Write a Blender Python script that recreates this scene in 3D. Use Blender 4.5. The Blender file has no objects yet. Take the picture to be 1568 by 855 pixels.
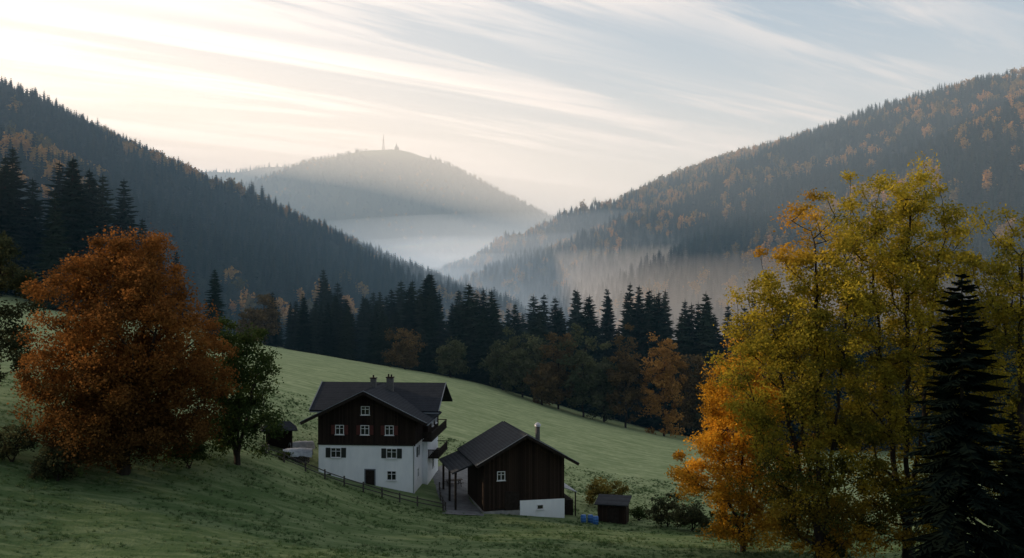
import bpy, math, numpy as np, time
from mathutils import Vector, Matrix
T0=time.time()
scene=bpy.context.scene
COL=scene.collection

# ------------------------------------------------------------------ helpers
def link(o):
    COL.objects.link(o); return o
def empty(name,loc=(0,0,0),rz=0):
    e=bpy.data.objects.new(name,None); e.location=loc; e.rotation_euler=(0,0,rz); e.empty_display_size=0.5
    return link(e)
def mesh_np(name,v,f,mats=(),smooth=False,col=None,lnk=True,parent=None,fmat=None):
    v=np.asarray(v,dtype=np.float32).reshape(-1,3); f=np.asarray(f,dtype=np.int32)
    m=bpy.data.meshes.new(name); k=f.shape[1]
    m.vertices.add(len(v)); m.vertices.foreach_set('co',v.ravel())
    m.loops.add(f.size); m.loops.foreach_set('vertex_index',f.ravel())
    m.polygons.add(len(f)); m.polygons.foreach_set('loop_start',np.arange(len(f),dtype=np.int32)*k)
    m.update(calc_edges=True)
    if smooth: m.polygons.foreach_set('use_smooth',np.ones(len(f),dtype=bool))
    if col is not None:
        a=m.color_attributes.new('Col','FLOAT_COLOR','POINT')
        c=np.ones((len(v),4),dtype=np.float32); c[:,:3]=col
        a.data.foreach_set('color',c.ravel())
    for mt in mats: m.materials.append(mt)
    if fmat is not None: m.polygons.foreach_set('material_index',np.asarray(fmat,dtype=np.int32))
    o=bpy.data.objects.new(name,m)
    if lnk: link(o)
    if parent: o.parent=parent
    return o
def mesh_py(name,v,f,mat,parent=None,smooth=False):
    m=bpy.data.meshes.new(name); m.from_pydata([tuple(p) for p in v],[],f); m.update()
    m.materials.append(mat)
    if smooth:
        for p in m.polygons: p.use_smooth=True
    o=bpy.data.objects.new(name,m); link(o)
    if parent: o.parent=parent
    return o
class MB:
    def __init__(s): s.v=[]; s.f=[]
    def box(s,x0,x1,y0,y1,z0,z1):
        b=len(s.v)
        s.v+=[(x0,y0,z0),(x1,y0,z0),(x1,y1,z0),(x0,y1,z0),(x0,y0,z1),(x1,y0,z1),(x1,y1,z1),(x0,y1,z1)]
        s.f+=[(b,b+3,b+2,b+1),(b+4,b+5,b+6,b+7),(b,b+1,b+5,b+4),(b+1,b+2,b+6,b+5),(b+2,b+3,b+7,b+6),(b+3,b,b+4,b+7)]
    def hexa(s,P):
        b=len(s.v); s.v+=list(P)
        s.f+=[(b,b+3,b+2,b+1),(b+4,b+5,b+6,b+7),(b,b+1,b+5,b+4),(b+1,b+2,b+6,b+5),(b+2,b+3,b+7,b+6),(b+3,b,b+4,b+7)]
    def slab(s,p,th):
        p=[Vector(q) for q in p]; n=(p[1]-p[0]).cross(p[2]-p[0]).normalized()
        if n.z<0: p=p[::-1]; n=-n
        b=len(s.v); s.v+=[tuple(q) for q in p]+[tuple(q+n*th) for q in p]
        k=len(p); s.f+=[tuple(b+i for i in range(k))[::-1],tuple(b+k+i for i in range(k))]
        for i in range(k):
            j=(i+1)%k; s.f.append((b+i,b+j,b+k+j,b+k+i))
    def beam(s,a,c,w,h=None):
        h=h or w; a=Vector(a); c=Vector(c); d=(c-a).normalized()
        u=d.cross(Vector((0,0,1))); 
        if u.length<1e-3: u=Vector((1,0,0))
        u.normalize(); n=u.cross(d).normalized(); b=len(s.v)
        for q in (a,c):
            for su,sn in ((-1,-1),(1,-1),(1,1),(-1,1)): s.v.append(tuple(q+u*su*w/2+n*sn*h/2))
        s.f+=[(b,b+1,b+2,b+3),(b+7,b+6,b+5,b+4)]
        for i in range(4):
            j=(i+1)%4; s.f.append((b+j,b+i,b+4+i,b+4+j))
    def cyl(s,c,r0,r1,h,n=12):
        b=len(s.v); x,y,z=c
        for k,(r,zz) in enumerate(((r0,z),(r1,z+h))):
            for i in range(n):
                a=2*math.pi*i/n; s.v.append((x+r*math.cos(a),y+r*math.sin(a),zz))
        for i in range(n):
            j=(i+1)%n; s.f.append((b+i,b+j,b+n+j,b+n+i))
        s.f.append(tuple(b+i for i in range(n))[::-1]); s.f.append(tuple(b+n+i for i in range(n)))
    def prism(s,prof,axis,a0,a1):
        b=len(s.v); k=len(prof)
        for a in (a0,a1):
            for (p,z) in prof: s.v.append((p,a,z) if axis=='y' else (a,p,z))
        s.f.append(tuple(b+i for i in range(k))); s.f.append(tuple(b+k+i for i in range(k))[::-1])
        for i in range(k):
            j=(i+1)%k; s.f.append((b+j,b+i,b+k+i,b+k+j))
    def make(s,name,mat,parent=None):
        o=mesh_py(name,s.v,s.f,mat,parent)
        return o

def vnoise(x,y,seed=0):
    x=np.asarray(x,float); y=np.asarray(y,float)
    xi=np.floor(x).astype(np.int64); yi=np.floor(y).astype(np.int64); xf=x-xi; yf=y-yi
    u=xf*xf*(3-2*xf); v=yf*yf*(3-2*yf)
    def h(a,b):
        n=(a*374761393+b*668265263+seed*982451653)&0x7fffffff
        n=((n^(n>>13))*1274126177)&0x7fffffff
        return ((n^(n>>16))&0xffff)/65535.0
    return (h(xi,yi)*(1-u)+h(xi+1,yi)*u)*(1-v)+(h(xi,yi+1)*(1-u)+h(xi+1,yi+1)*u)*v
def fbm(x,y,seed=0,o=4):
    r=0;a=.5
    for i in range(o): r=r+a*(vnoise(x,y,seed+i)*2-1); x=x*2.03+7.1; y=y*2.03+3.3; a*=.5
    return r
def sstep(a,b,x):
    t=np.clip((x-a)/(b-a),0,1); return t*t*(3-2*t)

# ------------------------------------------------------------------ node material helper
class NT:
    def __init__(s,name):
        s.m=bpy.data.materials.new(name); s.m.use_nodes=True; s.t=s.m.node_tree; s.t.nodes.clear()
        s.out=s.n('ShaderNodeOutputMaterial')
    def n(s,t,**k):
        q=s.t.nodes.new(t)
        for a,b in k.items(): setattr(q,a,b)
        return q
    def l(s,a,b): s.t.links.new(a,b)
    def noise(s,vec,scale,detail=4,rough=.55,dist=0):
        q=s.n('ShaderNodeTexNoise'); q.inputs['Scale'].default_value=scale; q.inputs['Detail'].default_value=detail
        q.inputs['Roughness'].default_value=rough; q.inputs['Distortion'].default_value=dist
        if vec is not None: s.l(vec,q.inputs['Vector'])
        return q.outputs['Fac']
    def ramp(s,fac,stops):
        q=s.n('ShaderNodeValToRGB'); e=q.color_ramp.elements
        while len(e)<len(stops): e.new(.5)
        for i,(p,c) in enumerate(stops): e[i].position=p; e[i].color=(*c,1) if len(c)==3 else c
        s.l(fac,q.inputs['Fac']); return q.outputs['Color']
    def mix(s,f,a,b,mode='MIX'):
        q=s.n('ShaderNodeMix',data_type='RGBA',blend_type=mode)
        for sock,val in ((q.inputs[0],f),(q.inputs[6],a),(q.inputs[7],b)):
            if isinstance(val,(int,float)): sock.default_value=val
            elif isinstance(val,tuple): sock.default_value=(*val,1)
            else: s.l(val,sock)
        return q.outputs[2]
    def math(s,op,a,b=0,c=0):
        q=s.n('ShaderNodeMath',operation=op)
        for i,val in enumerate((a,b,c)):
            if isinstance(val,(int,float)): q.inputs[i].default_value=val
            else: s.l(val,q.inputs[i])
        return q.outputs[0]
    def mapr(s,v,a,b,c=0,d=1,smooth=True):
        q=s.n('ShaderNodeMapRange'); q.interpolation_type='SMOOTHSTEP' if smooth else 'LINEAR'
        s.l(v,q.inputs[0]); 
        for i,x in enumerate((a,b,c,d)): q.inputs[1+i].default_value=x
        return q.outputs[0]
    def bump(s,h,strength=.5,dist=.1):
        q=s.n('ShaderNodeBump'); q.inputs['Strength'].default_value=strength; q.inputs['Distance'].default_value=dist
        s.l(h,q.inputs['Height']); return q.outputs['Normal']
    def bsdf(s,col,rough=.8,normal=None,spec=.3,metal=0):
        q=s.n('ShaderNodeBsdfPrincipled')
        if isinstance(col,tuple): q.inputs['Base Color'].default_value=(*col,1)
        else: s.l(col,q.inputs['Base Color'])
        q.inputs['Roughness'].default_value=rough; q.inputs['Specular IOR Level'].default_value=spec; q.inputs['Metallic'].default_value=metal
        if normal is not None: s.l(normal,q.inputs['Normal'])
        s.l(q.outputs[0],s.out.inputs['Surface']); return q
    def coord(s,kind='Object'):
        return s.n('ShaderNodeTexCoord').outputs[kind]
    def pos(s): return s.n('ShaderNodeNewGeometry').outputs['Position']
    def mapping(s,vec,sc=(1,1,1),rot=(0,0,0)):
        q=s.n('ShaderNodeMapping'); q.inputs['Scale'].default_value=sc; q.inputs['Rotation'].default_value=rot
        s.l(vec,q.inputs['Vector']); return q.outputs[0]
    def sep(s,v):
        q=s.n('ShaderNodeSeparateXYZ'); s.l(v,q.inputs[0]); return q.outputs

def mat_simple(name,c1,c2,scale=2,rough=.8,bump=.3,sc=(1,1,1),spec=.3,metal=0):
    n=NT(name); v=n.mapping(n.coord(),sc); f=n.noise(v,scale,4,.6)
    c=n.ramp(f,[(.3,c1),(.7,c2)]); n.bsdf(c,rough,n.bump(f,bump,.05),spec,metal); return n.m

def mat_planks(name,c1,c2,w=.18,axis='x'):
    n=NT(name); v=n.coord(); s=n.sep(v)
    u=n.math('ADD',s[0],s[1]) if axis=='x' else s[2]
    fl=n.math('DIVIDE',u,w); fr=n.math('FRACT',fl); idn=n.math('FLOOR',fl)
    wn=n.n('ShaderNodeTexWhiteNoise',noise_dimensions='1D'); n.l(idn,wn.inputs['W'])
    gr=n.noise(n.mapping(v,(6,6,.6) if axis=='x' else (.6,.6,6)),3,6,.6)
    f=n.math('MULTIPLY_ADD',wn.outputs['Value'],.5,n.math('MULTIPLY',gr,.6))
    c=n.ramp(f,[(.2,c1),(.8,c2)])
    gap=n.math('LESS_THAN',fr,.1)
    c=n.mix(gap,c,tuple(x*.35 for x in c1))
    h=n.math('SUBTRACT',1,gap)
    n.bsdf(c,.85,n.bump(h,.6,.03),.1); return n.m

def mat_roof(name,c1,c2,row=.33):
    n=NT(name); v=n.coord(); s=n.sep(v)
    rows=n.math('FRACT',n.math('DIVIDE',s[2],row*.5))
    fx=n.math('FRACT',n.math('DIVIDE',n.math('ADD',s[0],s[1]),.3))
    w=n.noise(v,1.2,6,.65); w2=n.noise(v,9,3,.6)
    f=n.math('MULTIPLY_ADD',rows,.25,n.math('MULTIPLY_ADD',w2,.4,n.math('MULTIPLY',w,.45)))
    c=n.ramp(f,[(.3,c1),(.8,c2)])
    h=n.math('ADD',rows,n.math('MULTIPLY',fx,.4))
    n.bsdf(c,.85,n.bump(h,.7,.05),.08); return n.m

def mat_plaster():
    n=NT('white_plaster'); v=n.coord(); s=n.sep(v)
    f=n.noise(n.mapping(v,(1,1,.3)),1.2,6,.65); f2=n.noise(v,14,4,.6)
    c=n.ramp(f,[(.25,(.70,.72,.74)),(.6,(.82,.83,.84))])
    dirt=n.math('MULTIPLY',n.mapr(s[2],1.6,-.6),n.mapr(f,.3,.7))
    c=n.mix(n.math('MULTIPLY',dirt,.6),c,(.42,.42,.38))
    n.bsdf(c,.9,n.bump(f2,.25,.02),.15); return n.m
M_white=mat_plaster()
M_timber=mat_planks('dark_timber',(.014,.010,.009),(.036,.025,.020))
M_timber2=mat_planks('barn_timber',(.014,.010,.008),(.042,.028,.021),.22)
M_trim=mat_simple('trim_wood',(.015,.012,.010),(.032,.025,.021),4,.85,.3,(1,1,1),.1)
M_barge=mat_simple('barge_board',(.13,.15,.17),(.20,.22,.24),4,.8,.3,(1,1,1),.1)
M_roof=mat_roof('slate_roof',(.012,.015,.020),(.038,.044,.053))
M_roof2=mat_roof('tile_roof',(.015,.018,.022),(.052,.058,.066))
M_frame=mat_simple('white_frame_paint',(.6,.6,.6),(.72,.72,.72),8,.5,.05)
M_shut=mat_simple('shutter_paint',(.018,.022,.020),(.03,.035,.03),8,.6)
M_red=mat_simple('red_shutter_paint',(.07,.018,.015),(.11,.03,.025),8,.6)
M_glass=NT('window_glass'); M_glass.bsdf((.015,.018,.022),.08,None,.8); M_glass=M_glass.m
M_brick=mat_simple('chimney_render',(.06,.06,.06),(.12,.115,.11),6)
M_metal=mat_simple('zinc',(.3,.31,.33),(.42,.43,.45),6,.4,.05,(1,1,1),.5,.8)
M_fence=mat_simple('weathered_wood',(.03,.028,.025),(.08,.07,.065),5)
M_stone=mat_simple('stone',(.18,.18,.17),(.32,.31,.29),1.5)
M_gravel=mat_simple('gravel',(.10,.105,.11),(.20,.205,.21),1.2,.95,.5)
M_blue=mat_simple('blue_tarp',(.03,.10,.28),(.05,.17,.42),3,.45)
M_tarp=mat_simple('grey_tarp',(.22,.24,.26),(.42,.44,.46),2,.5,.5)
M_bark=mat_simple('bark',(.015,.012,.010),(.045,.036,.03),3,.95,.6,(1,1,.25),.1)

def mat_leaf(name,trans=.4,useobj=False,ramp=None):
    n=NT(name)
    if useobj:
        oi=n.n('ShaderNodeObjectInfo'); c=n.ramp(oi.outputs['Random'],ramp)
    else:
        c=n.n('ShaderNodeVertexColor',layer_name='Col').outputs['Color']
    d=n.n('ShaderNodeBsdfDiffuse'); n.l(c,d.inputs[0])
    if trans<=0:
        n.l(d.outputs[0],n.out.inputs['Surface']); return n.m
    t=n.n('ShaderNodeBsdfTranslucent'); mx=n.n('ShaderNodeMixShader')
    mx.inputs[0].default_value=trans; n.l(c,t.inputs[0])
    n.l(d.outputs[0],mx.inputs[1]); n.l(t.outputs[0],mx.inputs[2]); n.l(mx.outputs[0],n.out.inputs['Surface'])
    return n.m
M_leaf=mat_leaf('leaf',.45)
M_needle=mat_leaf('spruce_needles',0,True,[(0,(.012,.028,.025)),(.5,(.019,.037,.029)),(1,(.031,.047,.032))])
M_needled=mat_leaf('dark_spruce_needles',0,True,[(0,(.006,.010,.008)),(1,(.008,.013,.010))])
M_slopeneedle=mat_leaf('slope_conifer_needles',0,True,[(0,(.010,.027,.026)),(.7,(.019,.039,.031)),(1,(.038,.045,.027))])
M_slopeleaf=mat_leaf('slope_autumn_leaves',.3,True,[(0,(.09,.08,.025)),(.4,(.30,.18,.045)),(1,(.50,.25,.06))])
M_grassblade=mat_leaf('grass_blades',.35,True,[(0,(.05,.095,.036)),(.6,(.085,.14,.055)),(1,(.17,.21,.11))])

# ------------------------------------------------------------------ terrain
CP=np.array([
(0,0,-6),(0,30,-12.5),(-20,55,-17),(0,60,-19),(-36.7,75,-20.3),(0,85,-22.7),(18,92,-24.6),(40,85,-23.5),(30,60,-20),(60,100,-26),
(-31,85,-19.6),(-16.9,95,-22.1),(4,95,-24.0),(-36,97,-17.6),(-47,100,-15.2),(-54,110,-13.3),(-28,105,-18.2),
(-26,108,-18.4),(-18.5,112,-22),(-10.2,113,-24.5),(-6,115,-25.2),(-22,118,-21.7),(-11,118,-24.0),(-9.5,129,-24.1),(-22,130,-21.2),
(-3,114,-25.3),(5.9,113,-26.1),(6,128,-26.6),(12.5,114,-26.8),(16.9,125,-27.6),(23,96,-25.0),
(-8.4,160,-22.4),(-31,150,-16.4),(-52,215,-14.2),(-31.5,225,-18.3),(-5,230,-23.6),(16.3,225,-30),(34.4,215,-33),(16,155,-28.2),(1.7,175,-24.6),(64,200,-35),
(-108,230,-4.7),(-71,150,-10.6),(-50,290,-22),(0,290,-31),(50,290,-42),(100,300,-42),(-120,320,-6),(-200,300,15),(-200,100,15),(-100,0,0),(100,0,-12),(110,100,-30),(200,200,-40),(200,0,-15),(-30,-60,8),(60,-80,5)],float)
def _U(r2): return np.where(r2>1e-9,.5*r2*np.log(np.maximum(r2,1e-9)),0)
def _fit():
    P=CP[:,:2]/100; n=len(P); d=((P[:,None]-P[None])**2).sum(-1)
    K=_U(d)+np.eye(n)*2e-4; Q=np.c_[np.ones(n),P]
    A=np.block([[K,Q],[Q.T,np.zeros((3,3))]]); return P,np.linalg.solve(A,np.r_[CP[:,2],np.zeros(3)])
TP,TW=_fit()
def ground_z(x,y):
    x=np.asarray(x,float); y=np.asarray(y,float); sh=x.shape
    cx=np.clip(x,-230,230); cy=np.clip(y,-80,330)
    q=np.stack([cx.ravel()/100,cy.ravel()/100],-1); out=np.zeros(len(q))
    for i in range(0,len(q),40000):
        s=q[i:i+40000]; d=((s[:,None]-TP[None])**2).sum(-1)
        out[i:i+40000]=_U(d)@TW[:len(TP)]+TW[-3]+s@TW[-2:]
    z=out.reshape(sh)
    floor=-52+np.clip((-x-60)/200,0,1)*22*np.exp(-((y-480)/220.)**2)
    w=sstep(290,470,y); w=np.maximum(w,sstep(230,600,np.abs(x))*sstep(150,400,y))
    z=z*(1-w)+floor*w
    near=np.exp(-((y-110)/140.)**2)
    z=z+fbm(x/9,y/9,3,3)*.28*near+fbm(x/70,y/70,9,3)*2.0*sstep(260,500,y)
    return z
def gz(x,y): return float(ground_z(np.array([x]),np.array([y]))[0])

def gridmesh(name,xs,ys,Z,mat):
    X,Y=np.meshgrid(xs,ys); nx=len(xs); ny=len(ys)
    v=np.stack([X,Y,Z],-1).reshape(-1,3)
    i=np.arange((ny-1)*nx).reshape(ny-1,nx)[:,:-1].ravel()
    f=np.stack([i,i+1,i+nx+1,i+nx],-1)
    return mesh_np(name,v,f,[mat],True)

def mat_meadow():
    n=NT('meadow_grass_ground'); p=n.pos(); s=n.sep(p)
    f1=n.noise(p,.05,4,.6); f2=n.noise(p,.9,5,.7); f3=n.noise(n.mapping(p,(.8,3.2,1)),.28,5,.65,.6)
    f4=n.noise(p,4.5,3,.7)
    g=n.mix(f2,(.048,.088,.031),(.088,.138,.050))
    g=n.mix(n.mapr(f3,.4,.65),g,(.14,.185,.085))
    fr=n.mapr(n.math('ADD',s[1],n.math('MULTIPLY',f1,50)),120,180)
    frc=n.mix(n.mapr(f3,.3,.7),(.20,.255,.12),(.38,.42,.225))  # paler far meadow: frost, with grazing-light sheen put into its colour
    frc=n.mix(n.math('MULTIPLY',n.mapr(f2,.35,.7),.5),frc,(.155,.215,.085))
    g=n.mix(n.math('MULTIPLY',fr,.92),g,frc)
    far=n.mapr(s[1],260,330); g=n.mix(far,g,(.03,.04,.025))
    h=n.math('MULTIPLY_ADD',f2,.7,n.math('MULTIPLY',f4,.4))
    n.bsdf(g,.95,n.bump(h,.8,.3),.1); return n.m
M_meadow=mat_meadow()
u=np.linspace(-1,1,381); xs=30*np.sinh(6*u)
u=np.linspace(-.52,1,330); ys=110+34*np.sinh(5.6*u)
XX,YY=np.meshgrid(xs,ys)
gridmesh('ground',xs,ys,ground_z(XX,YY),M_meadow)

def ridge(X,Y,segs,s,r=25,amp=22,seed=0,sc=130):
    H=np.full(X.shape,-1e9); D=np.full(X.shape,1e9)
    for pts in segs:
        for a,b in zip(pts[:-1],pts[1:]):
            ax,ay,az=a; bx,by,bz=b; dx,dy=bx-ax,by-ay; L2=dx*dx+dy*dy
            t=np.clip(((X-ax)*dx+(Y-ay)*dy)/L2,0,1)
            d=np.sqrt((X-ax-t*dx)**2+(Y-ay-t*dy)**2)
            z=az+(bz-az)*t-s*(np.sqrt(d*d+r*r)-r)
            D=np.minimum(D,d); H=np.maximum(H,z)
    return H+fbm(X/sc,Y/sc,seed,4)*amp*(1-np.exp(-D/(sc*.6)))+fbm(X/30,Y/30,seed+5,2)*2.5

LEFT=[[(-164,1430,-38),(-193,1380,-9),(-232,1310,14),(-280,1230,46),(-305,1180,78),(-360,1080,105),(-415,970,134),(-441,900,154),(-480,820,172),(-540,660,185),(-580,560,190),(-620,450,190),(-640,385,165),(-655,300,130),(-665,262,122),(-700,150,120),(-760,-300,150)]]
SHADE_RIDGE=[[(-900,1300,220),(-1050,1600,265),(-1130,1780,280),(-1200,2050,270),(-1330,2400,380),(-1500,2700,500),(-1900,3000,560)]]
RIGHT=[[(-100,1900,-34),(-51,1860,-18),(18,1800,8),(93,1730,38),(171,1650,86),(258,1550,137),(318,1470,164),(399,1370,188),(460,1300,205),(516,1240,218),(578,1180,228),(686,1080,246),(800,900,250)],
       [(686,1080,246),(560,960,185),(441,900,128),(391,880,98),(340,860,60),(300,840,25)]]
CENT=[[(-900,2700,110),(-786,2650,160),(-665,2600,214),(-559,2600,264),(-461,2600,298),(-364,2600,318),(-299,2600,323),(-234,2600,303),(-136,2600,252),(-39,2600,196),(58,2600,148),(140,2600,112),(270,2600,42),(430,2600,-40)]]
FARL=[[(-1900,3400,480),(-1500,3400,440),(-1250,3400,385),(-1050,3400,350),(-900,3400,345),(-780,3400,365),(-650,3400,360),(-450,3400,265),(-200,3400,100)]]
FARR=[[(-300,4800,120),(100,4800,240),(210,4800,290),(290,4800,306),(390,4800,292),(500,4800,262),(800,4800,180),(1300,4800,60)]]
def mat_slope():
    n=NT('forest_floor_slope'); p=n.pos(); f=n.noise(p,.02,4,.65)
    c=n.mix(f,(.012,.020,.016),(.028,.033,.020))
    n.bsdf(c,.95,None,.05); return n.m
M_slope=mat_slope()
def mat_summit():
    n=NT('mountain_meadow'); p=n.pos(); s=n.sep(p); f=n.noise(p,.02,4,.65)
    hh=n.mapr(n.math('MULTIPLY_ADD',f,40,s[2]),300,325)
    c=n.mix(f,(.02,.03,.018),(.04,.045,.022)); c=n.mix(hh,c,(.11,.12,.045))
    n.bsdf(c,.95,None,.05); return n.m
M_summit=mat_summit()
def hill(name,segs,s,x0,x1,y0,y1,st,mat,**k):
    xs=np.arange(x0,x1+1,st); ys=np.arange(y0,y1+1,st); X,Y=np.meshgrid(xs,ys)
    H=ridge(X,Y,segs,s,**k); H=np.maximum(H,-75)
    gridmesh(name,xs,ys,H,mat)
    return lambda x,y: ridge(x,y,segs,s,**k)
hL=hill('added_shade_ridge',LEFT,.47,-1300,150,-600,1900,12,M_slope,seed=1)
hL2=hill('added_shade_ridge',SHADE_RIDGE,.62,-2600,-300,900,3500,25,M_slope,seed=6,amp=40,sc=250)  # bare ridge added out of view, shaped to cast shade over the valley
hR=hill('added_shade_ridge',RIGHT,.42,-450,1500,450,2500,12,M_slope,seed=2,amp=30)
hC=hill('mountain',CENT,.55,-1900,1300,1500,3600,25,M_summit,seed=3,amp=60,sc=330,r=60)
hFL=hill('distant_hill',FARL,.5,-3200,600,2400,4600,40,M_slope,seed=4,amp=40,sc=400,r=60)
hFR=hill('distant_hill',FARR,.45,-1200,2200,3900,5700,50,M_slope,seed=5,amp=30,sc=400,r=60)

# ------------------------------------------------------------------ conifers
def conifer(seed,h=1.0,r=.2,whorls=26,nb=9,tw=6,tsz=.07,sparse=0.0,start=.06,core=True,droop=.6,pw=.80):
    g=np.random.default_rng(seed); V=[];
    ts=[]
    ph=g.uniform(0,6.28)
    for w in range(whorls):
        t=start+(1-start)*(w/(whorls))**.95
        for b in range(nb):
            if g.random()<sparse: continue
            az=2*math.pi*(b/nb)+g.uniform(-.35,.35)+w*1.1
            L=r*((1-t)**pw)*g.uniform(.60,1.18)*(1+.14*math.sin(az*2+ph+t*5))*min(1,(t-start)*5+.72)+.010
            ts.append((t+g.uniform(-.014,.014),az,L))
    ts=np.array(ts); t,az,L=ts.T
    u=np.stack([np.cos(az),np.sin(az),0*az],-1); s=np.stack([-np.sin(az),np.cos(az),0*az],-1)
    rise=.25-droop*(1-t)
    tris=[]
    zz=np.array([0,0,1.])
    for k in range(tw):
        a=(k+.5)/tw
        p=u*(L*a)[:,None]+zz*(t+L*(rise*a-.18*a*a+.12*a**4))[:,None]
        for sd in (-1,1):
            w=np.minimum(L*.55,tsz)*(1-.55*a)*g.uniform(.7,1.25,len(t))
            tip=p+(u*.62+s*sd*.85)*w[:,None]-zz*(w*g.uniform(.1,.55,len(t)))[:,None]
            b1=p-u*(L/tw*.55)[:,None]; b2=p+u*(L/tw*.55)[:,None]-zz*(.006)
            tris.append(np.stack([b1,b2,tip],1))
    p0=zz*t[:,None]; p1=u*L[:,None]*1.08+zz*(t+L*(rise-.1))[:,None]
    p2=u*(L*.5)[:,None]+zz*(t+L*(rise*.5-.05)-np.minimum(.022,L*.25))[:,None]
    tris.append(np.stack([p0,p1,p2],1))
    top=np.array([[[-.004,0,.965],[.004,0,.965],[0,0,1.01]],[[0,-.004,.965],[0,.004,.965],[0,0,1.01]]])
    V=np.concatenate(tris+[top]).reshape(-1,3)
    if core:
        cc=[]
        for q in range(9):
            z0=start+(1-start)*q/9; rr=r*.52*(1-z0)**.8; z1=z0+.22*(1-z0)+.02
            for i in range(7):
                a0=i*.898+q; a1=a0+.898
                cc.append([[rr*math.cos(a0),rr*math.sin(a0),z0-.02*g.random()],[rr*math.cos(a1),rr*math.sin(a1),z0-.02*g.random()],[0,0,min(z1,.97)]])
        V=np.concatenate([V,np.array(cc).reshape(-1,3)])
    n=6; a=np.arange(n)*2*math.pi/n
    ring=lambda rr,z: np.stack([np.cos(a)*rr,np.sin(a)*rr,np.full(n,z)],-1)
    tv=np.concatenate([ring(.014,-.05),ring(.010,.3),ring(.002,.97)])
    tf=[]
    for q in range(2):
        for i in range(n):
            j=(i+1)%n; tf+=[(q*n+i,q*n+j,q*n+n+j),(q*n+i,q*n+n+j,q*n+n+i)]
    nv=len(V); F=np.arange(nv).reshape(-1,3)
    Vall=np.concatenate([V,tv]); Fall=np.concatenate([F,np.array(tf)+nv])
    fm=np.r_[np.zeros(len(F),int),np.ones(len(tf),int)]
    return Vall*h,Fall,fm
def proto(name,V,F,mats,fm=None):
    return mesh_np(name,V,F,mats,lnk=False,fmat=fm)
def leafball(seed,n=110,sz=.16):
    g=np.random.default_rng(seed); cl=g.normal(size=(12,3)); cl/=np.linalg.norm(cl,axis=1)[:,None]
    cl=cl*np.array([.26,.26,.3])*g.uniform(.5,1,(12,1))+np.array([0,0,.58])
    c=cl[g.integers(0,12,n)]+g.normal(size=(n,3))*.085
    d=g.normal(size=(n,3)); d/=np.linalg.norm(d,axis=1)[:,None]; e=np.cross(d,g.normal(size=(n,3))); e/=np.linalg.norm(e,axis=1)[:,None]
    q=np.stack([c-d*sz*.5,c+e*sz*.35,c+d*sz*.5,c-e*sz*.35],1).reshape(-1,3)
    tr=np.array([[-.02,0,-.05],[.02,0,-.05],[.01,0,.6],[-.01,0,.6]])
    V=np.concatenate([q,tr]); F=np.arange(len(V)).reshape(-1,4); return V,F

def scatter(name,P,S,rz,idx,protos):
    c=bpy.data.collections.new(name+'_variants')
    for o in protos: c.objects.link(o)
    m=bpy.data.meshes.new(name); m.vertices.add(len(P)); m.vertices.foreach_set('co',np.asarray(P,np.float32).ravel())
    a=m.attributes.new('sc','FLOAT_VECTOR','POINT'); a.data.foreach_set('vector',np.asarray(S,np.float32).ravel())
    rot=np.zeros((len(P),3),np.float32)
    rot[:,2]=rz
    a=m.attributes.new('ro','FLOAT_VECTOR','POINT'); a.data.foreach_set('vector',rot.ravel())
    a=m.attributes.new('ix','INT','POINT'); a.data.foreach_set('value',np.asarray(idx,np.int32))
    o=bpy.data.objects.new(name,m); link(o)
    t=bpy.data.node_groups.new(name+'_scatter','GeometryNodeTree')
    t.interface.new_socket('Geometry',in_out='INPUT',socket_type='NodeSocketGeometry')
    t.interface.new_socket('Geometry',in_out='OUTPUT',socket_type='NodeSocketGeometry')
    N=t.nodes.new; gi=N('NodeGroupInput'); go=N('NodeGroupOutput'); ip=N('GeometryNodeInstanceOnPoints')
    ci=N('GeometryNodeCollectionInfo'); ci.inputs[0].default_value=c; ci.inputs[1].default_value=True; ci.inputs[2].default_value=True
    def na(nm,ty):
        q=N('GeometryNodeInputNamedAttribute'); q.data_type=ty; q.inputs[0].default_value=nm; return q.outputs[0]
    L=t.links.new; L(gi.outputs[0],ip.inputs['Points']); L(ci.outputs[0],ip.inputs['Instance']); ip.inputs['Pick Instance'].default_value=True
    L(na('ix','INT'),ip.inputs['Instance Index']); L(na('ro','FLOAT_VECTOR'),ip.inputs['Rotation']); L(na('sc','FLOAT_VECTOR'),ip.inputs['Scale'])
    L(ip.outputs[0],go.inputs[0])
    md=o.modifiers.new('scatter','NODES'); md.node_group=t
    return o

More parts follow.
